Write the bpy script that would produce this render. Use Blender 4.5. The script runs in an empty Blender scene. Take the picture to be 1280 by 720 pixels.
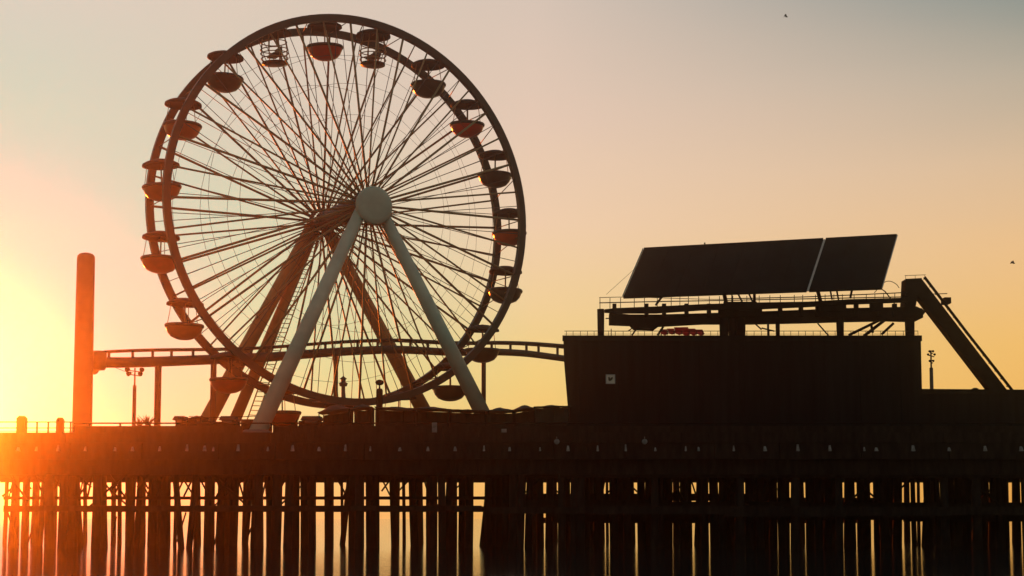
import bpy, bmesh, math, random
from mathutils import Vector, Matrix, Quaternion
rnd = random.Random(11)
R = math.radians
scene = bpy.context.scene
COL = scene.collection
V = Vector

# ------------------------------------------------------------------ camera
F, HZ, PITCH, CH = 2000.0, 645.0, R(5), 2.0
PY = HZ - F * math.tan(PITCH)
CP, SP = math.cos(PITCH), math.sin(PITCH)
cam_d = bpy.data.cameras.new('camera')
cam = bpy.data.objects.new('camera', cam_d)
COL.objects.link(cam)
scene.camera = cam
cam.location = (0, 0, CH)
cam.rotation_euler = (R(90) + PITCH, 0, 0)
cam_d.sensor_width = 36
cam_d.lens = 36 * F / 1280
cam_d.shift_y = (PY - 360) / 1280
cam_d.clip_start = 0.5
cam_d.clip_end = 20000

def ray(px, py):
    u = (px - 640) / F
    v = -(py - PY) / F
    return V((u, CP - v * SP, SP + v * CP))

def at(px, py, Y):
    "the point of the place that stands at depth Y on the line of sight through px, py"
    d = ray(px, py)
    return V((0, 0, CH)) + d * (Y / d.y)

def zat(py, Y):
    return at(640, py, Y).z

# ------------------------------------------------------------------ materials
MATS = {}
def mat(name, col, rough=0.6, metal=0.0, var=0.25, scale=2.0, bump=0.0, bscale=12.0, stretch=(1, 1, 1), col2=None, spec=0.5):
    m = bpy.data.materials.new(name)
    m.use_nodes = True
    n, l = m.node_tree.nodes, m.node_tree.links
    p = n['Principled BSDF']
    tc = n.new('ShaderNodeTexCoord')
    mp = n.new('ShaderNodeMapping')
    mp.inputs['Scale'].default_value = stretch
    l.new(tc.outputs['Object'], mp.inputs['Vector'])
    no = n.new('ShaderNodeTexNoise')
    no.inputs['Scale'].default_value = scale
    no.inputs['Detail'].default_value = 6
    l.new(mp.outputs[0], no.inputs['Vector'])
    cr = n.new('ShaderNodeValToRGB')
    c2 = col2 or col
    cr.color_ramp.elements[0].position = .3
    cr.color_ramp.elements[1].position = .7
    cr.color_ramp.elements[0].color = (*[max(0, c * (1 - var)) for c in col], 1)
    cr.color_ramp.elements[1].color = (*[min(1, c * (1 + var)) for c in c2], 1)
    l.new(no.outputs['Fac'], cr.inputs[0])
    l.new(cr.outputs[0], p.inputs['Base Color'])
    p.inputs['Roughness'].default_value = rough
    p.inputs['Metallic'].default_value = metal
    p.inputs['Specular IOR Level'].default_value = spec
    if bump:
        nb = n.new('ShaderNodeTexNoise')
        nb.inputs['Scale'].default_value = bscale
        nb.inputs['Detail'].default_value = 5
        l.new(mp.outputs[0], nb.inputs['Vector'])
        b = n.new('ShaderNodeBump')
        b.inputs['Strength'].default_value = bump
        b.inputs['Distance'].default_value = .03
        l.new(nb.outputs['Fac'], b.inputs['Height'])
        l.new(b.outputs[0], p.inputs['Normal'])
    MATS[name] = m
    return m

M_TIMBER = mat('pier timber', (.022, .016, .012), .9, spec=.1, var=.6, scale=3, bump=.6, stretch=(1, 1, .25))
M_DECKWOOD = mat('deck planks', (.06, .045, .034), .8, var=.4, scale=2, bump=.4, stretch=(.2, 2, 1))
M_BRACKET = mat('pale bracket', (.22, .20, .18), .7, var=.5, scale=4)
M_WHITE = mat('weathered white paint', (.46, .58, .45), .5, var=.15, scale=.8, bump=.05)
M_RIM = mat('dark rim paint', (.032, .040, .030), .5, var=.3, scale=.7, spec=.3)
M_SPOKE = mat('spoke steel', (.32, .23, .11), .55, var=.25, scale=.6, spec=.3)
M_CABLE = mat('cable', (.1, .1, .1), .6)
M_HUB = mat('hub steel', (.10, .085, .07), .5, var=.3)
M_RED = mat('red gondola fibreglass', (.75, .05, .02), .35, var=.15, scale=1.5)
M_ORANGE = mat('glare-orange gondola fibreglass', (.72, .13, .03), .35, var=.15, scale=1.5)  # orange sun glare on the left tubs put into the base colour
M_DARKTUB = mat('dark gondola fibreglass', (.025, .028, .022), .35, var=.3)
M_LIP = mat('gondola lip', (.035, .03, .022), .5, var=.3)
M_CANOPY = mat('canopy cloth', (.034, .022, .014), .8, var=.3)
M_TRACK = mat('track steel', (.11, .075, .05), .5, var=.3, scale=1)
M_TOWER = mat('tower paint', (.14, .085, .05), .7, var=.15, scale=1, bump=.1)
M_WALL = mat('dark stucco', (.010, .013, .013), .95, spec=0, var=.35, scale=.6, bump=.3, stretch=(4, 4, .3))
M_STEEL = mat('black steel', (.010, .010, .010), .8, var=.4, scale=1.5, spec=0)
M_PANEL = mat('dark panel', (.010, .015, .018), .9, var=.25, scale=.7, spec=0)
M_PALE = mat('pale metal edge', (.55, .52, .47), .5, var=.1)
M_SIGN = mat('cream sign', (.75, .68, .55), .6, var=.1, scale=4)
M_MARK = mat('brown sign mark', (.09, .055, .02), .7)
M_TENT = mat('dark canvas', (.05, .035, .025), .85, var=.4, scale=1.2, bump=.3)
M_TENT2 = mat('green canvas', (.02, .035, .025), .85, var=.4, scale=1.2, bump=.3)
M_REDCLOTH = mat('red cloth', (.40, .03, .015), .8, var=.4, scale=2)
_n, _l = M_REDCLOTH.node_tree.nodes, M_REDCLOTH.node_tree.links
_t = _n.new('ShaderNodeBsdfTranslucent'); _t.inputs['Color'].default_value = (.6, .05, .02, 1)
_m = _n.new('ShaderNodeMixShader'); _m.inputs[0].default_value = .5
_l.new(_n['Principled BSDF'].outputs[0], _m.inputs[1]); _l.new(_t.outputs[0], _m.inputs[2])
_l.new(_m.outputs[0], _n['Material Output'].inputs['Surface'])
M_LEAF = mat('dull leaves', (.05, .07, .025), .6, var=.4)
M_POT = mat('clay pot', (.2, .08, .04), .8)
M_GLASS = mat('lamp glass', (.35, .33, .28), .3)
M_BIRD = mat('gull feathers', (.15, .15, .15), .8)

# ------------------------------------------------------------------ mesh builder
class MB:
    def __init__(s):
        s.bm = bmesh.new()
    def box(s, lo, hi):
        lo, hi = V(lo), V(hi)
        vs = [s.bm.verts.new((x, y, z)) for z in (lo.z, hi.z) for y in (lo.y, hi.y) for x in (lo.x, hi.x)]
        for f in ((0, 2, 3, 1), (4, 5, 7, 6), (0, 1, 5, 4), (2, 6, 7, 3), (0, 4, 6, 2), (1, 3, 7, 5)):
            s.bm.faces.new([vs[i] for i in f])
        return s
    def hexa(s, q0, q1):
        "solid between two matching quads"
        a = [s.bm.verts.new(p) for p in q0]
        b = [s.bm.verts.new(p) for p in q1]
        s.bm.faces.new(a[::-1]); s.bm.faces.new(b)
        for i in range(len(a)):
            j = (i + 1) % len(a)
            s.bm.faces.new((a[i], a[j], b[j], b[i]))
        return s
    def prism(s, poly, d):
        return s.hexa(poly, [V(p) + V(d) for p in poly])
    def sweep(s, pts, r, n=8, r2=None, closed=False, up=None, sect=None):
        pts = [V(p) for p in pts]
        N = len(pts)
        rings = []
        prev = None
        for i, p in enumerate(pts):
            if closed:
                t = (pts[(i + 1) % N] - pts[i - 1]).normalized()
            else:
                t = (pts[min(i + 1, N - 1)] - pts[max(i - 1, 0)]).normalized()
            if up is not None:
                x = V(up).cross(t).normalized()
            elif prev is None:
                x = t.orthogonal().normalized()
            else:
                x = (prev - t * prev.dot(t)).normalized()
            prev = x
            y = t.cross(x)
            rr = r if r2 is None else r + (r2 - r) * i / max(1, N - 1)
            if sect:
                ring = [s.bm.verts.new(p + x * a + y * b) for a, b in sect]
            else:
                ring = [s.bm.verts.new(p + (x * math.cos(2 * math.pi * k / n) + y * math.sin(2 * math.pi * k / n)) * rr) for k in range(n)]
            rings.append(ring)
        m = len(rings[0])
        for i in range(N if closed else N - 1):
            A, B = rings[i], rings[(i + 1) % N]
            for k in range(m):
                f = s.bm.faces.new((A[k], A[(k + 1) % m], B[(k + 1) % m], B[k]))
                f.smooth = not sect
        if not closed:
            s.bm.faces.new(rings[0][::-1]); s.bm.faces.new(rings[-1])
        return s
    def tube(s, a, b, r, n=8, r2=None):
        return s.sweep([a, b], r, n, r2)
    def bar(s, a, b, w, h, up=(0, 0, 1)):
        "rectangular bar, w across, h along up"
        a, b = V(a), V(b)
        t = (b - a).normalized()
        u = V(up)
        if abs(t.dot(u)) > .98: u = V((0, 1, 0))
        x = u.cross(t).normalized() * w / 2
        y = t.cross(x.normalized()) * h / 2
        return s.hexa([a - x - y, a + x - y, a + x + y, a - x + y], [b - x - y, b + x - y, b + x + y, b - x + y])
    def lathe(s, prof, c=(0, 0, 0), n=24, axis=None, squash=(1, 1)):
        c = V(c)
        if axis is None:
            X, Y, Z = V((1, 0, 0)), V((0, 1, 0)), V((0, 0, 1))
        else:
            Z = V(axis).normalized(); X = Z.orthogonal().normalized(); Y = Z.cross(X)
        rings = []
        for r, z in prof:
            if r < 1e-5:
                rings.append([s.bm.verts.new(c + Z * z)])
            else:
                rings.append([s.bm.verts.new(c + (X * math.cos(2 * math.pi * k / n) * squash[0] + Y * math.sin(2 * math.pi * k / n) * squash[1]) * r + Z * z) for k in range(n)])
        for A, B in zip(rings, rings[1:]):
            for k in range(n):
                j = (k + 1) % n
                if len(A) == 1 and len(B) == 1: continue
                if len(A) == 1: f = s.bm.faces.new((A[0], B[j], B[k]))
                elif len(B) == 1: f = s.bm.faces.new((A[k], A[j], B[0]))
                else: f = s.bm.faces.new((A[k], A[j], B[j], B[k]))
                f.smooth = True
        return s
    def build(s, name, m, parent=None, base=None):
        bmesh.ops.recalc_face_normals(s.bm, faces=s.bm.faces[:])
        me = bpy.data.meshes.new(name)
        if parent is not None:
            root = parent
            while root.parent: root = root.parent
            off = V(root.location)
        elif base is not None:
            off = V(base)
        else:
            co = [v.co for v in s.bm.verts]
            off = V(((min(c.x for c in co) + max(c.x for c in co)) / 2, (min(c.y for c in co) + max(c.y for c in co)) / 2, min(c.z for c in co)))
        for v in s.bm.verts: v.co -= off
        s.bm.to_mesh(me); s.bm.free()
        me.materials.append(m)
        o = bpy.data.objects.new(name, me)
        COL.objects.link(o)
        if parent is not None: o.parent = parent
        else: o.location = off
        return o

def tag(o, label=None, cat=None, group=None, kind=None):
    if label: o['label'] = label
    if cat: o['category'] = cat
    if group: o['group'] = group
    if kind: o['kind'] = kind
    return o

def thing(name, loc, label, cat, group=None):
    o = bpy.data.objects.new(name, None)
    COL.objects.link(o)
    o.location = loc
    o.empty_display_size = .3
    return tag(o, label, cat, group)

def copy_tree(o, parent=None):
    c = o.copy(); COL.objects.link(c)
    if parent: c.parent = parent
    for ch in [x for x in bpy.data.objects if x.parent == o]:
        copy_tree(ch, c)
    return c

# ------------------------------------------------------------------ sun, sky, haze
AZ, EL = R(-20.2), R(4.2)
sd = V((math.sin(AZ) * math.cos(EL), math.cos(AZ) * math.cos(EL), math.sin(EL)))
SUN_STRENGTH = 5.0
SUN_COL = (1.0, .145, .008)
HAZE_D, HAZE_G = 4.0e-4, .957
SKY_STRENGTH = .10
EXPOSURE = 0.0
sl = bpy.data.lights.new('sun', 'SUN')
sl.energy = SUN_STRENGTH; sl.angle = R(.5); sl.color = SUN_COL
so = bpy.data.objects.new('sun', sl); COL.objects.link(so)
so.rotation_euler = sd.to_track_quat('Z', 'Y').to_euler()
so.location = (-30, 60, 60)

w = bpy.data.worlds.new('World'); scene.world = w; w.use_nodes = True
n, l = w.node_tree.nodes, w.node_tree.links
bg = n['Background']
sky = n.new('ShaderNodeTexSky')
sky.sky_type = 'NISHITA'; sky.sun_disc = False
sky.sun_elevation = EL; sky.sun_rotation = AZ
sky.air_density = 1.0; sky.dust_density = 1.0; sky.ozone_density = 1.0
# the clear-sky model is graded towards this evening's colours: ramps over height, blended by bearing from the sun
def mth(op, a, b=None, c=None):
    m = n.new('ShaderNodeMath'); m.operation = op
    for i, v in enumerate((a, b, c)):
        if v is None: continue
        if isinstance(v, (int, float)): m.inputs[i].default_value = v
        else: l.new(v, m.inputs[i])
    return m.outputs[0]
tcw = n.new('ShaderNodeTexCoord'); sx_ = n.new('ShaderNodeSeparateXYZ')
l.new(tcw.outputs['Generated'], sx_.inputs[0])
az = mth('ARCTAN2', sx_.outputs['X'], sx_.outputs['Y'])
dz = mth('ABSOLUTE', mth('WRAP', mth('SUBTRACT', az, AZ), math.pi, -math.pi))
wob = n.new('ShaderNodeTexNoise'); wob.inputs['Scale'].default_value = 2.5; wob.inputs['Detail'].default_value = 3
wmp = n.new('ShaderNodeMapping'); wmp.inputs['Scale'].default_value = (1, 1, 5)
l.new(tcw.outputs['Generated'], wmp.inputs[0]); l.new(wmp.outputs[0], wob.inputs['Vector'])
hh = mth('ADD', sx_.outputs['Z'], mth('MULTIPLY', mth('SUBTRACT', wob.outputs['Fac'], .5), .03))
def ramp(stops):
    r = n.new('ShaderNodeValToRGB'); e = r.color_ramp.elements
    r.color_ramp.interpolation = 'B_SPLINE' if False else 'LINEAR'
    while len(e) < len(stops): e.new(1.0)
    for k, (p_, c_) in enumerate(stops):
        e[k].position = p_; e[k].color = (*c_, 1)
    l.new(hh, r.inputs[0])
    return r.outputs[0]
SKY = [(3, [(0, (.20, .30, .34)), (.05, (.10, .27, .48)), (.10, (.06, .32, .53)), (.17, (.05, .57, .52)), (.235, (.42, .63, .51)), (.31, (.67, .62, .53)), (.6, (.32, .33, .33)), (1, (.14, .17, .2))]),
       (11, [(0, (.45, .52, .22)), (.05, (.40, .64, .30)), (.087, (.40, .68, .36)), (.13, (.44, .67, .42)), (.18, (.54, .65, .46)), (.24, (.66, .61, .49)), (.31, (.70, .60, .50)), (.6, (.30, .31, .31)), (1, (.14, .17, .2))]),
       (21, [(0, (.84, .50, .12)), (.05, (.86, .60, .18)), (.087, (.85, .64, .23)), (.13, (.87, .645, .32)), (.18, (.87, .63, .43)), (.24, (.79, .595, .47)), (.31, (.69, .565, .475)), (.6, (.27, .28, .29)), (1, (.14, .17, .2))]),
       (39, [(0, (.92, .43, .08)), (.06, (.94, .50, .12)), (.10, (.92, .53, .15)), (.16, (.86, .54, .26)), (.21, (.73, .52, .33)), (.26, (.50, .43, .33)), (.31, (.23, .28, .26)), (.6, (.15, .18, .19)), (1, (.14, .17, .2))]),
       (95, [(0, (.20, .17, .12)), (.17, (.19, .19, .15)), (.4, (.15, .18, .16)), (1, (.14, .17, .18))])]
cur = None; prev = None
for deg, stops in SKY:
    o_ = ramp(stops)
    if cur is None: cur = o_
    else:
        mr = n.new('ShaderNodeMapRange'); mr.interpolation_type = 'SMOOTHSTEP' if deg > 50 else 'LINEAR'
        mr.inputs['From Min'].default_value = R(prev); mr.inputs['From Max'].default_value = R(deg)
        l.new(dz, mr.inputs['Value'])
        mx = n.new('ShaderNodeMix'); mx.data_type = 'RGBA'
        l.new(mr.outputs[0], mx.inputs['Factor']); l.new(cur, mx.inputs[6]); l.new(o_, mx.inputs[7])
        cur = mx.outputs[2]
    prev = deg
ns = n.new('ShaderNodeMix'); ns.data_type = 'RGBA'; ns.blend_type = 'MULTIPLY'; ns.inputs['Factor'].default_value = 1
ns.inputs[7].default_value = (SKY_STRENGTH,) * 3 + (1,)
l.new(sky.outputs[0], ns.inputs[6])
fm = n.new('ShaderNodeMix'); fm.data_type = 'RGBA'; fm.inputs['Factor'].default_value = .96
l.new(ns.outputs[2], fm.inputs[6]); l.new(cur, fm.inputs[7])
l.new(fm.outputs[2], bg.inputs['Color'])
bg.inputs['Strength'].default_value = 1.0

hz = MB().box((-1150, -300, -1.0), (1150, 1150, 38.0)).build('haze', bpy.data.materials.new('haze'))  # scattering air added to give the lens glare near the sun
tag(hz, 'thin added haze standing in for orange lens glare round the pier', 'haze', kind='stuff')
hm = hz.data.materials[0]; hm.use_nodes = True
hn = hm.node_tree.nodes; hn.clear()
ho = hn.new('ShaderNodeOutputMaterial'); hv = hn.new('ShaderNodeVolumePrincipled')
hv.inputs['Color'].default_value = (.95, .85, .70, 1)
hv.inputs['Density'].default_value = HAZE_D
hv.inputs['Anisotropy'].default_value = HAZE_G
hm.node_tree.links.new(hv.outputs[0], ho.inputs['Volume'])

# ------------------------------------------------------------------ water
wm = bpy.data.materials.new('sea water'); wm.use_nodes = True
n, l = wm.node_tree.nodes, wm.node_tree.links
p = n['Principled BSDF']
p.inputs['Base Color'].default_value = (.012, .016, .016, 1)
p.inputs['Roughness'].default_value = .07
p.inputs['IOR'].default_value = 1.33
tc = n.new('ShaderNodeTexCoord')
heights = []
for sc_, st, det, w_ in ((.42, (.35, 1.6, 1), 2, .22), (1.6, (.5, 2.0, 1), 5, .5)):
    mp = n.new('ShaderNodeMapping'); mp.inputs['Scale'].default_value = st
    l.new(tc.outputs['Object'], mp.inputs[0])
    no = n.new('ShaderNodeTexNoise'); no.inputs['Scale'].default_value = sc_; no.inputs['Detail'].default_value = det
    l.new(mp.outputs[0], no.inputs['Vector'])
    mu = n.new('ShaderNodeMath'); mu.operation = 'MULTIPLY'; mu.inputs[1].default_value = w_
    l.new(no.outputs['Fac'], mu.inputs[0]); heights.append(mu)
ad = n.new('ShaderNodeMath'); ad.operation = 'ADD'
l.new(heights[0].outputs[0], ad.inputs[0]); l.new(heights[1].outputs[0], ad.inputs[1])
bu = n.new('ShaderNodeBump'); bu.inputs['Strength'].default_value = .2; bu.inputs['Distance'].default_value = .25
l.new(ad.outputs[0], bu.inputs['Height']); l.new(bu.outputs[0], p.inputs['Normal'])
wb = MB()
vs = [wb.bm.verts.new((1100 * math.cos(2 * math.pi * k / 96), 1100 * math.sin(2 * math.pi * k / 96), 0)) for k in range(96)]
vs = [v for v in vs if True]
wb.bm.faces.new(vs)
for v in wb.bm.verts:
    v.co.y = max(v.co.y, -290)
tag(wb.build('water', wm, base=(0, 0, 0)), kind='structure')

# ------------------------------------------------------------------ pier
DZ = 7.0
Y0, Y1 = 96.0, 128.0
XE = lambda y: -31.0 - .31 * (y - 96.0)  # unseen left end, cut slantwise so sunlight gets past into the haze
pier = thing('pier', (0, Y0, 0), 'long dark timber pier on many piles standing across the whole sea view', 'pier')
MB().prism([(XE(Y0 + .12), Y0 + .12, DZ - .22), (62, Y0 + .12, DZ - .22), (62, Y1, DZ - .22), (XE(Y1), Y1, DZ - .22)], (0, 0, .22)).build('deck', M_DECKWOOD, pier)
fb = MB()
x = XE(Y0)
while x < 62:                               # fascia boards with small misalignments
    x2 = min(62, x + rnd.uniform(3.2, 5.4))
    dy = rnd.uniform(0, .03)
    fb.box((x, Y0 - dy, DZ - .62), (x2 - .02, Y0 + .12, DZ - .003))
    dy = rnd.uniform(.02, .06)
    fb.box((x + .3, Y0 + .02 + dy, DZ - 1.6), (x2 + .26, Y0 + .3 + dy, DZ - .64 - rnd.uniform(0, .03)))
    x = x2
fb.build('fascia_board', M_TIMBER, pier)
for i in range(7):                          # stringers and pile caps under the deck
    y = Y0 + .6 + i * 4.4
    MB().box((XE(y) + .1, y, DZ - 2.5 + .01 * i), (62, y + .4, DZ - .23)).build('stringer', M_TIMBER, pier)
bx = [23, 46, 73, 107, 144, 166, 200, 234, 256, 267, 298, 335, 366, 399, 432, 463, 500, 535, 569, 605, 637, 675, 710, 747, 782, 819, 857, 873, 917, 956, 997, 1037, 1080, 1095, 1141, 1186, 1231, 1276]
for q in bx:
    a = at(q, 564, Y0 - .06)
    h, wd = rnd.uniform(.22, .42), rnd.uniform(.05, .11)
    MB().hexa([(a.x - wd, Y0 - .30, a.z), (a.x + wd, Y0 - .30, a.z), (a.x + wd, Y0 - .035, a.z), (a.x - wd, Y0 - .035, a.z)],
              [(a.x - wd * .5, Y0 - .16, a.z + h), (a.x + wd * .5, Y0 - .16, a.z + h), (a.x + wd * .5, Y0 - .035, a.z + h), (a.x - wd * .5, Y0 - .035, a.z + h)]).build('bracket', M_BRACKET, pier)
# gaps between the piles as the picture shows them
G = [(-10, 4), (9, 18), (24, 27), (36, 39), (48, 56), (71, 73), (97, 104), (109, 115), (134, 139), (145, 147), (152, 157), (168, 174), (182, 185), (213, 217),
     (221, 242), (251, 255), (268, 271), (297, 303), (309, 314), (329, 333), (351, 355), (374, 376), (395, 406), (417, 426), (428, 436), (455, 458),
     (474, 490), (499, 503), (505, 513), (529, 533), (546, 548), (571, 573), (589, 608), (655, 657), (679, 683), (696, 698), (755, 758), (760, 763), (792, 798), (840, 842),
     (849, 851), (864, 869), (885, 888), (930, 932), (971, 973), (986, 989), (1005, 1008), (1027, 1031), (1053, 1056), (1069, 1072), (1087, 1093), (1126, 1131),
     (1137, 1140), (1145, 1147), (1149, 1157), (1169, 1178), (1244, 1246), (1261, 1266), (1275, 1279), (1300, 1310)]
G = [(a, b) if b < 600 else (a + .1 * (b - a) + .2, b - .1 * (b - a) - .2) for a, b in G]
ROWS = [97.2, 101.6, 106.0, 110.4, 114.8, 119.2, 123.6, 127.2]
piles = []
for (a0, a1), (b0, b1) in zip(G, G[1:]):
    lo, hi = a1, b0
    wd = hi - lo
    if wd < 2: continue
    xcur = lo
    k = 0
    while xcur < hi - .5:
        Y = rnd.choice(ROWS[:4] if k % 2 == 0 else ROWS)
        dia = rnd.uniform(.42, .58)
        pw = dia * F / Y
        rem = hi - xcur
        if rem < pw:
            if xcur > lo:
                xcur = hi - pw                # overlap the one before
            else:
                Y = rnd.choice(ROWS[3:]); dia = max(.22, min(dia, rem / F * Y)); pw = dia * F / Y
        piles.append((xcur + pw / 2, Y, dia))
        if xcur + pw >= hi - .5: break
        xcur += pw * rnd.uniform(.78, .93)
        k += 1
piles.sort(key=lambda t: t[1])
rear = MB()
np_ = 0
tops = []
for px, Y, dia in piles:
    a = at(px, 655, Y)
    lean = rnd.gauss(0, .05)
    top, bot = V((a.x + lean, Y, DZ - 2.3)), V((a.x - lean * .5, Y, -.8))
    tops.append((a.x, Y))
    mid = (top + bot) / 2 + V((rnd.uniform(-.02, .02), 0, 0))
    if np_ < 96:
        MB().sweep([bot, mid, top], dia / 2 * rnd.uniform(1.08, 1.35 if px > 600 else 1.2), 10, dia / 2).build('pile', M_TIMBER, pier)
    else:
        rear.sweep([bot, mid, top], dia / 2 * rnd.uniform(1.08, 1.35 if px > 600 else 1.2), 8, dia / 2)
    np_ += 1
for sx in (1,):                           # the pier goes on outside the frame
    for i in range(9):
        for Y in ROWS[::2]:
            xx = sx * (34.5 + i * 3.1 + rnd.uniform(-.4, .4))
            rear.tube((xx, Y, -.8), (xx, Y, DZ - 2.3), .27, 8)
tag(rear.build('rear_piles', M_TIMBER, pier), kind='stuff')
# raking piles that narrow some gaps towards the water
for (xa, xb, Y) in ((219, 227, 98.6), (245, 236, 98.7), (20, 13, 103), (56, 49, 107.2), (176, 170, 103.2), (96, 101, 107.4), (437, 427, 111.6), (334, 341, 103), (612, 602, 107.3), (490, 493, 103.3), (1170, 1174, 103.2), (1159, 1155, 107.6), (1028, 1030, 111.6), (314, 306, 116)):
    a, b = at(xa, 592, Y), at(xb, 690, Y)
    b = a + (b - a) * ((a.z + .8) / (a.z - b.z)); a.z = DZ - 2.35
    MB().sweep([b, a], .2, 10, .19).build('raking_pile', M_TIMBER, pier)
# ledgers along the rows
def ledger(x0, x1, y0, y1, Y, d=.3):
    a, b = at(x0, y1, Y), at(x1, y0, Y)
    MB().box((a.x, Y, a.z), (b.x, Y + d, b.z)).build('ledger_beam', M_TIMBER, pier)
ledger(4, 602, 632, 638.5, 96.6)
ledger(4, 640, 620.5, 624.5, 101.0, .25)
for x0, x1, y0, y1, Y in ((612, 742, 634, 642, 96.7), (742.4, 905, 632, 643, 96.72), (905.4, 1058, 633, 646, 96.7), (1058.4, 1190, 634, 645, 96.73), (1190.4, 1320, 633, 644, 96.7),
                          (640, 838, 625, 634, 101.2), (838.4, 1010, 627, 637, 101.22), (1010.4, 1320, 628, 635, 101.2),
                          (690, 930, 640, 652, 105.4), (930.4, 1130, 641, 650, 105.42), (1130.4, 1320, 641, 652, 105.4),
                          (655, 960, 617, 626, 110.9), (960.4, 1100, 622, 629, 110.9), (676, 1085, 647, 654, 114.9)):
    ledger(x0, x1, y0, y1, Y)
ledger(4, 1320, 633, 640, 109.8)
ledger(700, 1320, 586, 597, 96.8)
ledger(4, 1320, 588, 592, 110.0)
br = [(14, 596, 30, 620), (29, 598, 8, 616), (16, 612, 24, 596), (47, 597, 57, 604), (98, 594, 111, 606), (112, 600, 100, 618), (140, 598, 154, 618), (155, 594, 143, 608), (176, 600, 184, 616), (184, 594, 174, 606),
      (221, 618, 232, 594), (228, 597, 241, 618), (241, 598, 232, 616), (272, 618, 285, 596), (396, 600, 409, 594), (419, 594, 431, 616), (430, 620, 438, 596), (475, 594, 487, 618), (492, 594, 480, 610), (500, 612, 515, 596),
      (529, 596, 535, 616), (590, 600, 596, 594), (348, 616, 358, 596), (334, 600, 340, 618), (757, 594, 753, 616), (840, 594, 850, 618), (862, 594, 869, 616)]
for i, (xa, ya, xb, yb) in enumerate(br):
    Y = (99.4, 103.7, 108.1)[i % 3]
    a, b = at(xa, ya, Y), at(xb, yb, Y)
    e = (b - a) * .25
    MB().bar(a - e, b + e, .10, .12, (0, 1, 0)).build('cross_brace', M_TIMBER, pier)
for k in range(30):                          # the tangle of struts at the sunlit end
    q = 6 + k * 11.3 + rnd.uniform(-5, 5)
    Y = (98.3, 102.7, 107.1)[k % 3]
    dx = rnd.choice((-1, 1)) * rnd.uniform(5, 15)
    ya, yb = (592, rnd.uniform(606, 626)) if k % 4 else (rnd.uniform(640, 650), rnd.uniform(668, 690))
    MB().bar(at(q, ya, Y), at(q + dx, yb, Y), rnd.uniform(.06, .11), .1, (0, 1, 0)).build('cross_brace', M_TIMBER, pier)
for i in range(26):
    X0 = -33 + i * 2.6
    Y = (99.6, 108.3, 112.5)[i % 3]
    if X0 < XE(Y) + 2: continue
    s = 1 if i % 2 else -1
    if any(abs(X0 + s * f * 1.2 - at((g0 + g1) / 2, 605, Y).x) < (g1 - g0) / 2 / F * Y + .2 for g0, g1 in G if g1 - g0 > 6 for f in (-1, 0, 1)): continue
    MB().bar((X0 - s * 1.2, Y, 2.4), (X0 + s * 1.2, Y, 4.6), .1, .2, (0, 1, 0)).build('cross_brace', M_TIMBER, pier)

# ------------------------------------------------------------------ railing and parapet on the deck edge
YR = 96.5
ra = thing('pier_railing', at(50, 545, YR), 'open post and wire railing on the sunlit left end of the pier', 'railing')
for q, wd, top in ((27, .26, 520), (75, .2, 522)):
    a = at(q, 545, YR)
    MB().box((a.x - wd, YR - wd, DZ + .002), (a.x + wd, YR + wd, zat(top + 3, YR))).hexa(
        [(a.x - wd, YR - wd, zat(top + 3, YR)), (a.x + wd, YR - wd, zat(top + 3, YR)), (a.x + wd, YR + wd, zat(top + 3, YR)), (a.x - wd, YR + wd, zat(top + 3, YR))],
        [(a.x - wd * .6, YR - wd * .6, zat(top, YR)), (a.x + wd * .6, YR - wd * .6, zat(top, YR)), (a.x + wd * .6, YR + wd * .6, zat(top, YR)), (a.x - wd * .6, YR + wd * .6, zat(top, YR))]).build('post', M_TIMBER, ra)
for q in (-2, 46, 60, 88):
    a = at(q, 545, YR)
    MB().box((a.x - .045, YR - .04, DZ + .002), (a.x + .045, YR + .04, zat(527, YR))).build('baluster', M_TIMBER, ra)
for y, r in ((527.5, .035), (535, .03), (539, .02)):
    MB().tube(at(-4, y, YR), at(92, y, YR), r, 6).build('rail', M_STEEL, ra)
YP = 96.45
pp = thing('parapet', at(400, 545, YP), 'low solid timber parapet with a thin handrail along the pier edge, right of the tower', 'parapet')
a, b = at(92, 545, YP), at(1330, 545, YP)
for q0, q1 in ((92, 303), (341, 1330)):
    a, b = at(q0, 545, YP), at(q1, 545, YP)
    MB().box((a.x, YP, DZ + .002), (b.x, YP + .12, zat(532.5, YP))).build('board', M_TIMBER, pp)
MB().tube(at(92, 529, YP + .06), at(1330, 529, YP + .06), .045, 8).build('handrail', M_STEEL, pp)
q = 112
while q < 1320:
    a = at(q, 545, YP + .06)
    MB().box((a.x - .05, YP + .01, zat(532.6, YP)), (a.x + .05, YP + .11, zat(529, YP))).build('post', M_STEEL, pp)
    q += 37 + rnd.uniform(-2, 2)

# ------------------------------------------------------------------ tower column
YT = 101.0
tb = at(102.3, 545, YT); tx = tb.x
zt = zat(316, YT)
tw = thing('tower', (tx, YT, DZ), 'tall plain round column with a domed top, glowing orange at the left of the pier', 'tower')
MB().lathe([(.0, DZ + .002), (.63, DZ + .002), (.62, DZ + .3), (.56, zt - .35), (.53, zt - .2), (.42, zt - .08), (.2, zt - .01), (0, zt)], (tx, YT, 0), 32).build('shaft', M_TOWER, tw)
MB().lathe([(.56, 0), (.66, 0), (.66, .25), (.60, .32)], (tx, YT, DZ + .004), 32).build('base_ring', M_TRACK, tw)

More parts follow.
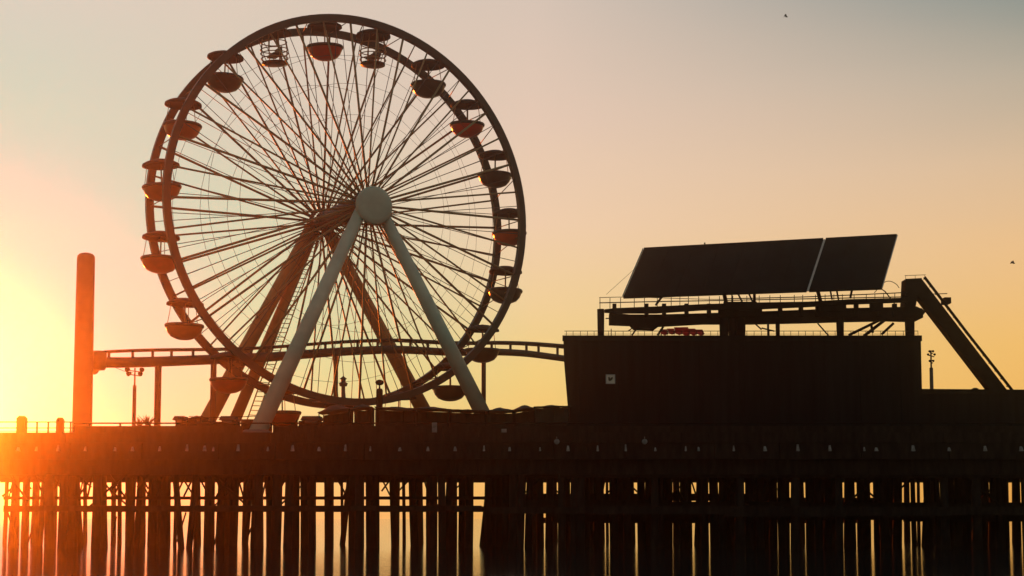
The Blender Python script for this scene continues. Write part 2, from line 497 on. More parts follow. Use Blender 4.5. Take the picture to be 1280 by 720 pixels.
# ------------------------------------------------------------------ ferris wheel
C = V((-11.45, 107.73, 22.55)); YAW = R(29.84); SPC = 3.55; RW = 13.0
A = V((math.sin(YAW), -math.cos(YAW), 0)); H = V((math.cos(YAW), math.sin(YAW), 0)); Z = V((0, 0, 1))
def wp(off, r, deg):
    return C + A * off + (H * math.cos(R(deg)) + Z * math.sin(R(deg))) * r
fw = thing('ferris_wheel', (C.x, C.y, DZ), 'huge ferris wheel with twin dark rims, many spokes and pale slanting legs', 'ferris wheel')
for s in (-1, 1):
    sect = [(-.17, -.22), (.17, -.22), (.17, .22), (-.17, .22)]
    pts = [wp(s * SPC / 2, RW, i * 360 / 120) for i in range(120)]
    MB().sweep(pts, 0, closed=True, up=A, sect=[(a_, b_) for a_, b_ in [(-.24, -.18), (.24, -.18), (.24, .18), (-.24, .18)]]).build('rim', M_RIM, fw)
NS = 40
for s in (-1, 1):
    for k in range(NS):
        d = k * 360 / NS + 2
        r = .08 if k % 2 == 0 else .062
        MB().tube(wp(s * 3.75, .8, d + (3 if k % 2 else -3)), wp(s * SPC / 2, RW - .2, d), r, 6).build('spoke', M_SPOKE, fw)
for s in (-1, 1):
    for k in range(NS):
        d = k * 360 / NS + 6.5
        MB().tube(wp(-s * 2.4, .7, d + 5), wp(s * SPC / 2, RW - .2, d), .026, 5).build('stay_cable', M_CABLE, fw)
for k in range(NS):
    d = k * 360 / NS + 2
    MB().tube(wp(-SPC / 2, RW - .05, d), wp(SPC / 2, RW - .05, d + (4.5 if k % 2 else 0)), .035, 6).build('cross_tie', M_SPOKE, fw)
for s, r in ((1, 6.2), (1, 8.4), (1, 10.4), (-1, 7.4), (-1, 9.4), (-1, 11.4)):
    f = (r - .8) / (RW - 1.0)
    off = s * (3.75 + (SPC / 2 - 3.75) * f)
    MB().sweep([wp(off, r, k * 9 + 2) for k in range(40)], .014, 4, closed=True).build('ring_cable', M_CABLE, fw)
MB().lathe([(0, -4.1), (.55, -4.1), (.62, -3.4), (.72, -3.3), (.72, 3.3), (.62, 3.4), (.55, 4.1), (0, 4.1)], C, 28, A).build('hub', M_HUB, fw)
for s in (-1, 1):
    hf = MB().lathe([(.74, s * 3.62), (.98, s * 3.62), (.98, s * 3.88), (.74, s * 3.88), (.74, s * 3.62)], C, 40, A)
    hf = hf.build('hub_flange', M_HUB, fw)
    for k in range(16):
        p0 = wp(s * 3.75, .9, k * 22.5)
        MB().tube(p0 - A * .2, p0 + A * .2, .06, 6).build('flange_bolt', M_SPOKE, hf)
CAPC = at(465, 256, (C + A * 5.15).y)
capo = (CAPC - C)
MB().lathe([(0, 0), (.9, 0), (1.24, .02), (1.27, .06), (1.27, .30), (1.2, .38), (.9, .42), (0, .44)], C + A * 4.65 + V((0, 0, CAPC.z - (C + A * 5.15).z)), 48, A).build('hub_cover', M_WHITE, fw)
def leg(name, top, foot, r0, r1, m, nb=14):
    return MB().sweep([foot, top], r1, nb, r0).build(name, m, fw)
NT = C + A * 4.4
g1 = leg('support_leg', NT - H * .55 - Z * .2, V(at(320, 545, 98.9).to_tuple()), .40, .56, M_WHITE)
fr = C + A * 5.4 + H * 8.9; fr.z = DZ
g2 = leg('support_leg', NT + H * .55 - Z * .2, fr, .40, .56, M_WHITE)
FT = C - A * 4.4
M_FARLEG = mat('flare-tinted far leg paint', (.42, .28, .12), .7, var=.2, scale=.8, spec=.2)  # golden sun and flare on the far legs put into their colour
fl = C - A * 5.6 - H * 8.3; fl.z = DZ
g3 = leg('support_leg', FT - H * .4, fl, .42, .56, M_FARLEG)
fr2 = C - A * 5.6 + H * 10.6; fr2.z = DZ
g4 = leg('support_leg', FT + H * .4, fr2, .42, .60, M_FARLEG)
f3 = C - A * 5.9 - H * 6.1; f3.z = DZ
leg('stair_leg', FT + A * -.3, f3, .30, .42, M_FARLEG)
# service ladder beside the far leg: rails and rungs
ld = MB()
l0, l1 = FT - A * .6 + H * .35, f3 + H * 1.3
for k in range(46):
    t = .04 + k / 48
    pa = l0.lerp(l1, t)
    ld.bar(pa - H * .32, pa + H * .32, .05, .05)
ld.tube(l0 - H * .32, l1 - H * .32, .05, 6).tube(l0 + H * .32, l1 + H * .32, .05, 6)
ld.build('service_ladder', M_FARLEG, fw)
for lg, foot in ((g1, at(320, 545, 98.9)), (g2, fr), (g3, fl), (g4, fr2)):
    MB().lathe([(0, 0), (1.0, 0), (.95, .18), (.7, .3), (0, .3)], (foot.x, foot.y, DZ + .004), 20).build('foot_plinth', M_HUB, lg)

# gondolas
def gondola(tubmat, cage, label):
    g = thing('gondola', (0, 0, 0), label, 'gondola', 'gondolas hanging from the ferris wheel')
    AX = V((1, 0, 0))
    MB().tube(AX * -1.75, AX * 1.75, .07, 8).build('axle', M_SPOKE, g)
    MB().lathe([(0, .30), (.5, .23), (.95, .08), (1.18, -.05), (1.20, -.20), (1.1, -.22), (.8, -.12), (0, -.05)], (0, 0, 0), 24).build('canopy', M_CANOPY, g)
    if not cage:
        MB().tube((0, 0, -2.25), (0, 0, .25), .05, 8).build('pole', M_SPOKE, g)
        for k in range(3):
            c_, s_ = math.cos(k * 2.094 + .5), math.sin(k * 2.094 + .5)
            MB().tube((c_ * 1.12, s_ * 1.12, -1.52), (c_ * .9, s_ * .9, -.03), .025, 6).build('hanger_rod', M_SPOKE, g)
        tub = MB().lathe([(1.18, -1.56), (1.16, -1.74), (1.05, -2.0), (.84, -2.24), (.52, -2.38), (.3, -2.43), (0, -2.45), (0, -2.36), (.5, -2.3), (.78, -2.17), (.97, -1.96), (1.07, -1.74), (1.10, -1.56)], (0, 0, 0), 28).build('tub', tubmat, g)
        MB().lathe([(1.08, -1.60), (1.23, -1.64), (1.27, -1.52), (1.22, -1.43), (1.08, -1.45), (1.08, -1.60)], (0, 0, 0), 28).build('lip', M_LIP, tub)
        sb = MB()
        sb.lathe([(.5, -2.26), (.86, -2.1), (.9, -1.88), (.5, -1.88), (.5, -2.26)], (0, 0, 0), 24)
        sb.build('bench', M_LIP, tub)
    else:
        cb = MB()
        for k in range(8):
            c_, s_ = math.cos(k * .785), math.sin(k * .785)
            cb.sweep([(c_ * .75, s_ * .75, -.1), (c_ * .92, s_ * .92, -1.2), (c_ * .85, s_ * .85, -2.15)], .032, 6)
        for z_, r_ in ((-.75, .86), (-1.25, .92), (-1.5, .92), (-1.85, .9)):
            cb.sweep([(r_ * math.cos(k * math.pi / 12), r_ * math.sin(k * math.pi / 12), z_) for k in range(24)], .035, 6, closed=True)
        cb.build('cage_bars', M_SPOKE, g)
        MB().lathe([(0, -2.1), (.86, -2.1), (.86, -2.22), (.5, -2.3), (0, -2.3)], (0, 0, 0), 24).build('floor_pan', M_LIP, g)
        sb = MB()
        sb.box((-.6, -.3, -1.7), (.6, .3, -1.55)).box((-.6, .26, -1.55), (.6, .34, -1.1))
        sb.build('seat', M_LIP, g)
    return g
proto = {}
GL = [(5.75, 'o', 'dull orange gondola on the far right of the wheel, just below hub height'),
      (24.75, 'd', 'dark gondola on the right of the wheel, next above the dull orange one'),
      (43, 'r', 'red gondola at the upper right of the wheel, between two dark ones'),
      (60.75, 'd', 'dark gondola at the upper right, between the open cage and a red gondola'),
      (80.75, 'c', 'open barred cage gondola hanging just right of the top of the wheel'),
      (97, 'r', 'red gondola with dark lip hanging at the very top of the wheel'),
      (114, 'c', 'open barred cage gondola left of the topmost red gondola'),
      (131.5, 'd', 'dark round gondola at the upper left of the wheel, above the glare-orange ones'),
      (151.5, 'o', 'uppermost glare-orange gondola on the left side of the wheel'),
      (171, 'o', 'glare-orange gondola on the far left of the wheel, just above hub height'),
      (191.75, 'r', 'red gondola on the far left of the wheel, just below hub height'),
      (211.75, 'o', 'glare-orange gondola at lower left of the wheel, just above the coaster track'),
      (231.5, 'r', 'red gondola at lower left, hanging just under the coaster track by a support post'),
      (250.5, 'r', 'low red gondola just behind the foot of the near left leg'),
      (270, 'd', 'dark gondola at the bottom of the wheel, straight below the hub'),
      (289, 'd', 'low dark gondola right of the wheel bottom, left of the one by the right leg'),
      (309, 'd', 'dark gondola at lower right, beside the near right leg above the stalls'),
      (326, 'd', 'dark gondola at lower right in front of the coaster track, right of the leg'),
      (347, 'd', 'dark gondola on the right of the wheel, next below the dull orange one')]
for deg, kind, label in GL:
    if kind not in proto:
        g = proto[kind] = gondola({'r': M_RED, 'o': M_ORANGE, 'd': M_DARKTUB, 'c': None}[kind], kind == 'c', label)
    else:
        g = copy_tree(proto[kind]); g['label'] = label
    g.location = wp(0, RW, deg)
    g.rotation_euler = (R(rnd.gauss(0, 1.6)), R(rnd.gauss(0, 1.2)), math.atan2(A.y, A.x))

# ------------------------------------------------------------------ coaster track through the wheel
def on_track(px, py, off):
    "point on the vertical plane parallel to the wheel, off metres along its axle"
    d = ray(px, py); P = C + A * off
    t = (P - V((0, 0, CH))).dot(A) / d.dot(A)
    return V((0, 0, CH)) + d * t
def spline(P, n=6):
    out = []
    P = [V(p) for p in P]
    for i in range(len(P) - 1):
        p0, p1, p2, p3 = P[max(i - 1, 0)], P[i], P[i + 1], P[min(i + 2, len(P) - 1)]
        for k in range(n):
            t = k / n
            out.append(.5 * ((2 * p1) + (p2 - p0) * t + (2 * p0 - 5 * p1 + 4 * p2 - p3) * t * t + (3 * p1 - p0 - 3 * p2 + p3) * t ** 3))
    out.append(P[-1])
    return out
lowp = [(128, 453), (160, 453), (198, 452), (250, 450), (300, 448), (340, 446), (380, 443), (420, 440), (460, 438), (495, 437), (530, 438.5), (557, 440), (590, 440.5), (620, 440), (658, 442), (704, 448), (740, 453)]
upp = [(128, 440), (160, 438.5), (198, 437.5), (250, 437), (300, 436), (340, 434), (380, 431), (420, 428), (460, 426), (495, 425.5), (530, 427), (557, 428.5), (590, 429), (620, 428.5), (658, 429.5), (704, 433), (740, 437)]
TO = -3.0
tr = thing('coaster_track', on_track(198, 545, TO), 'roller coaster track on round posts running behind the wheel into the dark building', 'coaster track')
low = spline([on_track(a, b, TO) for a, b in lowp]); up_ = spline([on_track(a, b, TO) for a, b in upp])
back = [low[0] + A * -2.4 + H * .1 - Z * .25, low[0] + A * -1.5 - H * .1 - Z * .16, low[0] + A * -.6 - H * .2 - Z * .06]
NN = len(low)
mb = MB(); mb.sweep(back + low, .36, 12, .24); mb.build('spine_tube', M_TRACK, tr)
for s in (-.42, .42):
    pts = [q + A * s for q in up_]
    e = V((0, 0, up_[0].z - low[0].z))
    MB().sweep([low[0] - H * .36 + A * s + e * .15, low[0] - H * .34 + A * s + e * .62, low[0] - H * .2 + A * s + e * .9] + pts, .07, 8, .12).build('rail', M_TRACK, tr)
tb_ = MB()
cum = 0; nxt = .4; ties = []
for i in range(1, NN):
    cum += (low[i] - low[i - 1]).length
    if cum > nxt:
        ties.append(i); nxt += 1.35
for i in ties:
    t_ = MB()
    t_.bar(low[i], up_[i], .13, .15, H)
    t_.bar(up_[i] - A * .42, up_[i] + A * .42, .1, .08)
    t_.build('tie', M_TRACK, tr)
e0 = low[0] - H * .2
MB().lathe([(0, -.5), (.4, -.5), (.52, -.3), (.52, .55), (.4, .72), (0, .75)], e0 - H * .05 + Z * .0, 18).build('end_buffer', M_TRACK, tr)
MB().tube(e0 - H * .4, e0 - H * 1.1 + A * .1, .12, 8).build('end_stub', M_TRACK, tr)
for q, r in ((198, .22), (265, .20), (603, .17), (424, .16)):
    i = min(range(NN), key=lambda k: abs((low[k] - on_track(q, 450, TO)).length))
    a = low[i]
    MB().sweep([(a.x, a.y, DZ + .003), (a.x, a.y, a.z - .3), (a.x, a.y, a.z)], r, 12).lathe([(0, 0), (r * 2, 0), (r * 2, .08), (0, .08)], (a.x, a.y, DZ + .004), 14).build('support_post', M_TRACK, tr)

# ------------------------------------------------------------------ lamps
def flood_lamp(px, Y, ytop, label, name='floodlight_mast', arms=((464, .45), (469, .35)), fr_=1.0):
    b = at(px, 545, Y); b.z = DZ
    t = thing(name, b, label, 'light mast')
    zt = zat(ytop, Y); zm = zat(ytop + 22, Y)
    MB().lathe([(0, DZ + .003), (.2, DZ + .003), (.2, DZ + .4), (.14, DZ + .45), (.12, zm), (.06, zm + .03), (.05, zt), (0, zt)], (b.x, b.y, 0), 12).build('pole', M_TRACK, t)
    for yy, hw in arms:
        z = zat(yy, Y)
        ca = MB().bar((b.x - hw, Y - .06, z + .05), (b.x + hw, Y - .06, z - .06), .06, .06).build('crossarm', M_TRACK, t)
        for s in (-1, 1):
            c_ = V((b.x + s * hw, Y - .1, z + .1))
            MB().lathe([(0, -.12 * fr_), (.1 * fr_, -.12 * fr_), (.16 * fr_, .08 * fr_), (.16 * fr_, .12 * fr_), (0, .12 * fr_)], c_, 12, (s * .5, -.7, -.3)).build('floodlight', M_STEEL, ca)
    return t
flood_lamp(167, 104.5, 460, 'slim mast with floodlights between the tower and the first track post')
flood_lamp(1166, 106, 438, 'slim mast with a floodlight cluster right of the dark building', arms=((441, .10), (445, .20), (453, .10)), fr_=.5)
wire = MB()
a, b = at(143, 459, 104.4), at(166, 466, 104.5)
wire.sweep([a, a.lerp(b, .5) - Z * .06, b], .02, 5)
tag(wire.build('wire', M_STEEL), 'short sagging wire from the track end to the left floodlight mast', 'wire')
b = at(474, 545, 105.5)
b.z = DZ
gl = thing('globe_lamp', b, 'lamp post with a dark round globe seen under the wheel, right of centre', 'lamp post')
zc = zat(478, 105.5)
MB().lathe([(0, DZ + .003), (.22, DZ + .003), (.22, zat(488, 105.5)), (.16, zat(486, 105.5)), (.06, zat(485.5, 105.5)), (.05, zc - .2), (0, zc - .2)], (b.x, b.y, 0), 14).build('pole', M_STEEL, gl)
MB().lathe([(.0, -.2), (.12, -.19), (.24, -.12), (.29, 0), (.24, .11), (.1, .17), (0, .19)], (b.x, b.y, zc), 18).build('globe', M_STEEL, gl)
b = at(428.5, 545, 105.8); b.z = DZ
la = thing('lantern_post', b, 'reddish post with a lantern top, left of the globe lamp under the wheel', 'lamp post')
zc = zat(480, 105.8)
MB().lathe([(0, DZ + .003), (.2, DZ + .003), (.14, DZ + .4), (.13, zc - .15), (0, zc - .15)], (b.x, b.y, 0), 12).build('pole', M_TRACK, la)
MB().lathe([(0, -.15), (.24, -.15), (.3, .05), (.16, .12), (.16, .3), (.26, .34), (.05, .5), (0, .62)], (b.x, b.y, zc), 8).build('lantern', M_TRACK, la)

# ------------------------------------------------------------------ dark building
YB0, YB1 = 103.0, 122.5
bl = at(704, 420, YB0); br_ = at(1151, 420, YB0)
zr = bl.z
bd = thing('dark_building', ((bl.x + br_.x) / 2, (YB0 + YB1) / 2, DZ), 'big dark windowless hall on the right half of the pier, carrying the rooftop track', 'building')
z1 = zat(452, YB0); z2 = zat(506, YB0)
x1 = at(705, 452, YB0).x; x2 = at(709.5, 506, YB0).x
prof = [(x2, DZ + .003), (x2, z2), (x1, z1), (bl.x, zr), (br_.x, zr), (br_.x, DZ + .003)]
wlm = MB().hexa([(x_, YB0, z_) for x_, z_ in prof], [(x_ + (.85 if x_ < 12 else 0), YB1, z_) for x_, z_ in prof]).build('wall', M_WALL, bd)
# shallow pilaster strips and a parapet coping so that the front has relief
for i in range(9):
    xx = bl.x + 1.2 + i * (br_.x - bl.x - 2.4) / 8
    MB().box((xx - .18, YB0 - .07, DZ + .004), (xx + .18, YB0 - .002, zr - .4)).build('pilaster', M_WALL, wlm)
MB().box((bl.x - .05, YB0 - .10, zr - .34), (br_.x + .05, YB0 - .003, zr + .03)).build('coping', M_WALL, wlm)
YRL = 103.6
zrt = zat(413.8, YRL)
for z_, r_ in ((zrt, .022), (zrt - .2, .014)):
    MB().tube((bl.x + .1, YRL, z_), (br_.x - .02 if r_ > .02 else br_.x - .1, YRL, z_), r_, 6).build('roof_rail', M_STEEL, bd)
q = 708
while q < 1152:
    a = at(q, 420, YRL)
    MB().tube((a.x, YRL, zr - .05), (a.x, YRL, zrt), .018, 5).build('rail_post', M_STEEL, bd)
    q += 9.1 + rnd.uniform(-1, 1)
sg = thing('wall_sign', at(763, 480, YB0 - .05), 'small square cream sign with a dark mark on the dark building front', 'sign')
c0 = at(763, 474, YB0 - .06)
MB().box((c0.x - .30, YB0 - .14, c0.z - .30), (c0.x + .30, YB0 - .075, c0.z + .30)).build('plate', M_SIGN, sg)
mk = [(-.15, .12), (-.07, .15), (-.02, .03), (.05, .11), (.15, .14), (.13, .0), (.04, -.1), (-.08, -.13), (-.13, -.08)]
MB().prism([(c0.x + a_, YB0 - .145, c0.z + b_) for a_, b_ in mk], (0, -.02, 0)).build('mark', M_MARK, sg)
fl_ = MB()
for a_, b_, c_, d_ in ((-.30, -.30, .30, -.25), (-.30, .25, .30, .30), (-.30, -.25, -.25, .25), (.25, -.25, .30, .25)):
    fl_.box((c0.x + a_, YB0 - .17, c0.z + b_), (c0.x + c_, YB0 - .142, c0.z + d_))
fl_.build('frame', M_PALE, sg)
# lower wing to the right
wl = at(1151, 486, 105); wr = at(1420, 488, 105)
lw = thing('low_wing', (20, 105, DZ), 'long low dark building joining the right side of the big hall', 'building')
lw.location = ((wl.x + wr.x) / 2, 112, DZ)
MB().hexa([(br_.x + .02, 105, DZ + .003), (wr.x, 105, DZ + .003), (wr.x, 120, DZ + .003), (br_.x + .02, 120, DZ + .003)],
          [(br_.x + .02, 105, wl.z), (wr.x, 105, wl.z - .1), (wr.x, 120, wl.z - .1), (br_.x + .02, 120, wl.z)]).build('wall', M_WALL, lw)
MB().box((br_.x + .03, 104.9, wl.z - .35), (wr.x, 104.997, wl.z - .13)).build('eaves_board', M_WALL, lw)
for q, h in ((1219, .22), (1231, .13)):
    a = at(q, 487, 107)
    MB().lathe([(.16, wl.z - .06), (.16, wl.z + h * .6), (.26, wl.z + h * .65), (.1, wl.z + h), (0, wl.z + h)], (a.x, 107, 0), 12).build('roof_vent', M_STEEL, lw)

# ------------------------------------------------------------------ rooftop coaster, lift hill, panels
YK = 108.5
rt = thing('rooftop_track', at(950, 425, YK), 'dark steel coaster track with walkway railings on the roof of the big hall', 'coaster track')
def poly(name, pts, r, Y=YK, m=M_STEEL, n=8, sm=4, par=None):
    P = [at(a, b, Y) for a, b in pts]
    MB().sweep(spline(P, sm) if sm else P, r, n).build(name, m, par or rt)
def beam(name, pts, Y=YK, d=.6, par=None, m=M_STEEL):
    "pts: (px, top, bottom) along the beam"
    b_ = MB()
    prev = None
    for (a0, t0, u0), (a1, t1, u1) in zip(pts, pts[1:]):
        q0 = [at(a0, u0, Y), at(a1, u1, Y), at(a1, t1, Y), at(a0, t0, Y)]
        b_.prism(q0, (0, d, 0))
    b_.build(name, m, par or rt)
beam('upper_beam', [(756, 386.5, 390), (770, 385, 391), (820, 383, 391), (880, 380, 387), (945, 378, 386), (1010, 377, 383), (1060, 374, 380), (1135, 372, 377)], YK - .8, .5)
beam('lower_beam', [(762, 391, 405), (788, 393, 406), (793, 393, 411), (818, 393, 411.5), (824, 393, 407), (880, 391.5, 404), (940, 389.5, 404), (1010, 387, 402.5), (1060, 385, 401), (1110, 384, 400), (1146, 383, 401), (1154, 387, 397)], YK + .2, .9)
for q in (768, 808, 830, 858, 886, 905, 912, 921, 932, 944, 975, 1001, 1022, 1030, 1040, 1050, 1070, 1099, 1118):
    wd = {905: 7, 912: 8, 921: 8, 932: 8, 944: 8, 1030: 7, 1040: 7, 1050: 7}.get(q, 2.3)
    a, b = at(q - wd, 396, YK), at(q + wd, 380, YK)
    MB().box((a.x, YK - .25, a.z), (b.x, YK + .15, b.z)).build('hanger_plate', M_STEEL, rt)
poly('handrail', [(749, 372), (790, 371.4), (880, 374), (905, 374)], .022, YK - 1.2, n=6)
poly('handrail', [(905, 373.5), (1010, 371), (1135, 365.5)], .035, YK - 1.2, n=6)
poly('handrail', [(749, 378.6), (820, 377), (880, 376), (1010, 373.5), (1135, 371)], .035, YK - 1.0, n=6)
q = 750
while q < 1135:
    t = (q - 749) / 386
    a, b = at(q, 386 - 12 * t, YK - 1.0), at(q, 372.5 - 6 * t, YK - 1.0)
    MB().tube(a, b, .025, 5).build('rail_post', M_STEEL, rt)
    q += 14.3 + rnd.uniform(-4, 4)
for q0, q1 in ((905, 946), (1025, 1054), (1088, 1104)):
    a, b = at(q0, 389, YK - .5), at(q1, 377, YK - .5)
    MB().box((a.x, YK - .5, a.z), (b.x, YK - .2, b.z)).build('drive_box', M_STEEL, rt)
for q, r in ((751, .22), (905, .3), (916, .28), (926, .3), (960, .07), (972, .14), (1050, .24), (1137, .3)):
    a = at(q, 400, YK + .4); b = at(q, 424, YK + .4)
    top = {751: 386.5}.get(q, 398)
    MB().tube((a.x, a.y, zr + .003), (a.x, a.y, zat(top, YK + .4)), r, 10, r * 1.15).build('column', M_STEEL, rt)
for xa, ya, xb, yb, r in ((1061, 419, 1102, 399, .1), (1080, 420, 1106, 400, .12), (1091, 416, 1089, 406, .09), (1102, 418, 1117, 404, .1), (1022, 404, 1036, 420, .05), (790, 419, 797, 409, .06), (822, 419, 830, 407, .08), (941, 402, 952, 412, .05), (952, 410, 968, 414, .05), (757, 398, 763, 398, .04), (764, 411, 764, 420, .03), (765, 414, 785, 414, .02), (785, 414, 792, 409, .04)):
    MB().tube(at(xa, ya, YK + .5), at(xb, yb, YK + .5), r, 6).build('diagonal_brace', M_STEEL, rt)
# red scalloped canopy under the track
rc = thing('red_awning', at(850, 420, 109.6), 'low red scalloped awning on the hall roof under the track', 'awning')
ab = MB()
P0, P1 = at(826, 419, 109.6), at(880, 419, 109.6)
zb, zt9 = zat(419.5, 109.4), zat(409, 110.4)
for k in range(6):
    xa, xb = P0.x + (P1.x - P0.x) * k / 6, P0.x + (P1.x - P0.x) * (k + .985) / 6
    zl = zb + rnd.uniform(-.02, .14)
    zt_ = zt9 - abs(k - 2.5) * .08 + rnd.uniform(-.03, .03)
    ab.hexa([(xa, 109.2, zl + .05), ((xa + xb) / 2, 109.2, zl - .06), (xb, 109.2, zl + .05), (xb, 110.4, zt_), (xa, 110.4, zt_)],
            [(xa, 109.2, zl + .09), ((xa + xb) / 2, 109.2, zl), (xb, 109.2, zl + .09), (xb, 110.4, zt_ + .04), (xa, 110.4, zt_ + .04)])
ab.build('cloth', M_REDCLOTH, rc)
for xx in (P0.x + .1, P1.x - .1):
    for yy, zz in ((110.3, zt9 - .2), (109.3, zb)):
        MB().tube((xx, yy, zr + .003), (xx, yy, zz), .04, 6).build('leg', M_STEEL, rc)

# lift hill
YL = 109.0
lh = thing('lift_hill', at(1200, 487, YL), 'steep dark lift hill with a stairway falling right from the tower on the roof', 'coaster track')
MB().prism([at(1130, 392, YL - .4), at(1143, 392, YL - .4), at(1147, 371, YL - .4), at(1153, 350, YL - .4), at(1152, 347.5, YL - .4), at(1132.5, 348.5, YL - .4), at(1131.5, 370, YL - .4)], (0, 1.3, 0)).build('head_tower', M_STEEL, lh)
foot_l, foot_r = at(1250, 505, YL), at(1281, 515, YL)
MB().prism([at(1143, 364, YL), at(1153, 349.5, YL), at(1260, 489, YL), at(1266, 497, YL), at(1246, 498, YL), at(1148, 370.5, YL)], (0, 1.0, 0)).build('truss_beam', M_STEEL, lh)
for dy in (0, 1.0):
    poly('stair_rail', [(1155.5, 346.2), (1210, 417.5), (1267, 490)], .1, YL + .1 + dy * .9, par=lh, sm=0)
for k in range(30):
    t = k / 29
    a = at(1154.5 + 107 * t, 349.5 + 138 * t, YL + .15); b = at(1156.5 + 109 * t, 346.8 + 142 * t, YL + .15)
    if k % 2 == 0:
        MB().tube(a, b, .035, 5).build('baluster', M_STEEL, lh)
poly('top_rail', [(1131, 344.5), (1157, 343.5)], .02, YL, par=lh, sm=0, n=5)
for q in (1132, 1144, 1156):
    MB().tube(at(q, 349, YL), at(q, 344, YL), .015, 5).build('rail_post', M_STEEL, lh)
poly('bracket_arm', [(1166, 367.5), (1184, 367)], .03, YL + .2, par=lh, sm=0, n=5)
MB().box(tuple(at(1181, 379, YL + .1)), tuple(at(1184, 374, YL + 1.1))).build('junction_box', M_STEEL, lh)
MB().prism([at(1143, 386, YL), at(1152, 385, YL), at(1157, 390, YL), at(1150, 399, YL), at(1143, 398, YL)], (0, .8, 0)).build('drive_housing', M_STEEL, lh)

# big tilted panel board above the roof
BL, BR, TR_, TL = at(779, 371.3, 110), at(1102, 360, 105.3), at(1121, 293.8, 108.3), at(805, 310.8, 113)
fsp = .735
nrm = (BR - BL).cross(TL - BL).normalized()
if nrm.y > 0: nrm = -nrm
pb = thing('panel_board', ((BL.x + BR.x) / 2, 108, zr), 'huge dark tilted board in two sections on struts above the hall roof', 'billboard')
def quad(t0, t1):
    return [BL.lerp(BR, t0), BL.lerp(BR, t1), TL.lerp(TR_, t1), TL.lerp(TR_, t0)]
for t0, t1 in ((0, .7175), (.7275, 1)):
    q = quad(t0, t1)
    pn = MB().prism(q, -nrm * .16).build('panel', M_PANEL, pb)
    # seams standing proud as thin cover strips
    st = MB()
    nseg = 7 if t0 == 0 else 3
    for k in range(1, nseg):
        a, b = q[0].lerp(q[1], k / nseg), q[3].lerp(q[2], k / nseg)
        st.bar(a + nrm * .006, b + nrm * .006, .05, .02, nrm)
    st.build('cover_strips', M_PANEL, pn)
    eb = MB()
    eb.bar(q[3] + Z * .03, q[2] + Z * .03, .1, .05, nrm)
    eb.build('top_edge', M_STEEL, pn)
a, b = quad(.7225, .7225)[0], quad(.7225, .7225)[3]
MB().bar(a - nrm * .05, b - nrm * .05, .12, .06, nrm).build('gap_strip', M_PALE, pb)
a, b = BL.lerp(TL, .02), TL
MB().bar(a - (BR - BL).normalized() * .06, b - (BR - BL).normalized() * .06, .05, .12, nrm).build('end_strip', M_PALE, pb)
a, b = BR, TR_
MB().bar(a + (BR - BL).normalized() * .04, b + (BR - BL).normalized() * .04, .04, .1, nrm).build('end_strip', M_PALE, pb)
for xa, ya, xb, yb, r in ((831, 366, 820, 381, .08), (904, 362, 908, 380, .14), (915, 362, 915, 380, .05), (920, 362, 928, 378, .06), (934, 362, 941, 378, .06), (943, 362, 943, 380, .1), (1021, 359, 1026, 378, .13), (1037, 358, 1040, 374, .06), (1045, 358, 1048, 374, .06), (1066, 357, 1063, 372, .08)):
    t = max(0, min(1, (xa - 779) / 323))
    Yd = 110 + (105.3 - 110) * t + .3
    a, b = at(xa, ya, Yd + .25), at(xb, yb, YK - .1)
    MB().tube(a, b, r, 8).build('strut', M_STEEL, pb)
tk = at(881, 306.8, 112); MB().lathe([(0, -.3), (.1, -.3), (.1, .05), (.05, .1), (.05, .2), (0, .2)], tk, 8).build('mast_stub', M_STEEL, pb)
gw = MB().tube(at(758, 368, YK - 1), BL.lerp(TL, .6), .012, 5)
tag(gw.build('guy_wire', M_STEEL), 'thin guy wire slanting up to the left edge of the huge board', 'wire')
hs = MB().sweep(spline([at(1093, 366, 106.5), at(1104, 354, 106.5), at(1112, 351.5, 106.5), at(1120, 355, 106.5), at(1124, 360, 106.5)], 5), .025, 5)
hs.sweep([at(1100, 360, 106.5), at(1106, 364, 106.5), at(1118, 379, YK)], .04, 5)
tag(hs.build('cable_loop', M_STEEL), 'thin arched cable standing free beside the right lower corner of the huge board', 'cable')

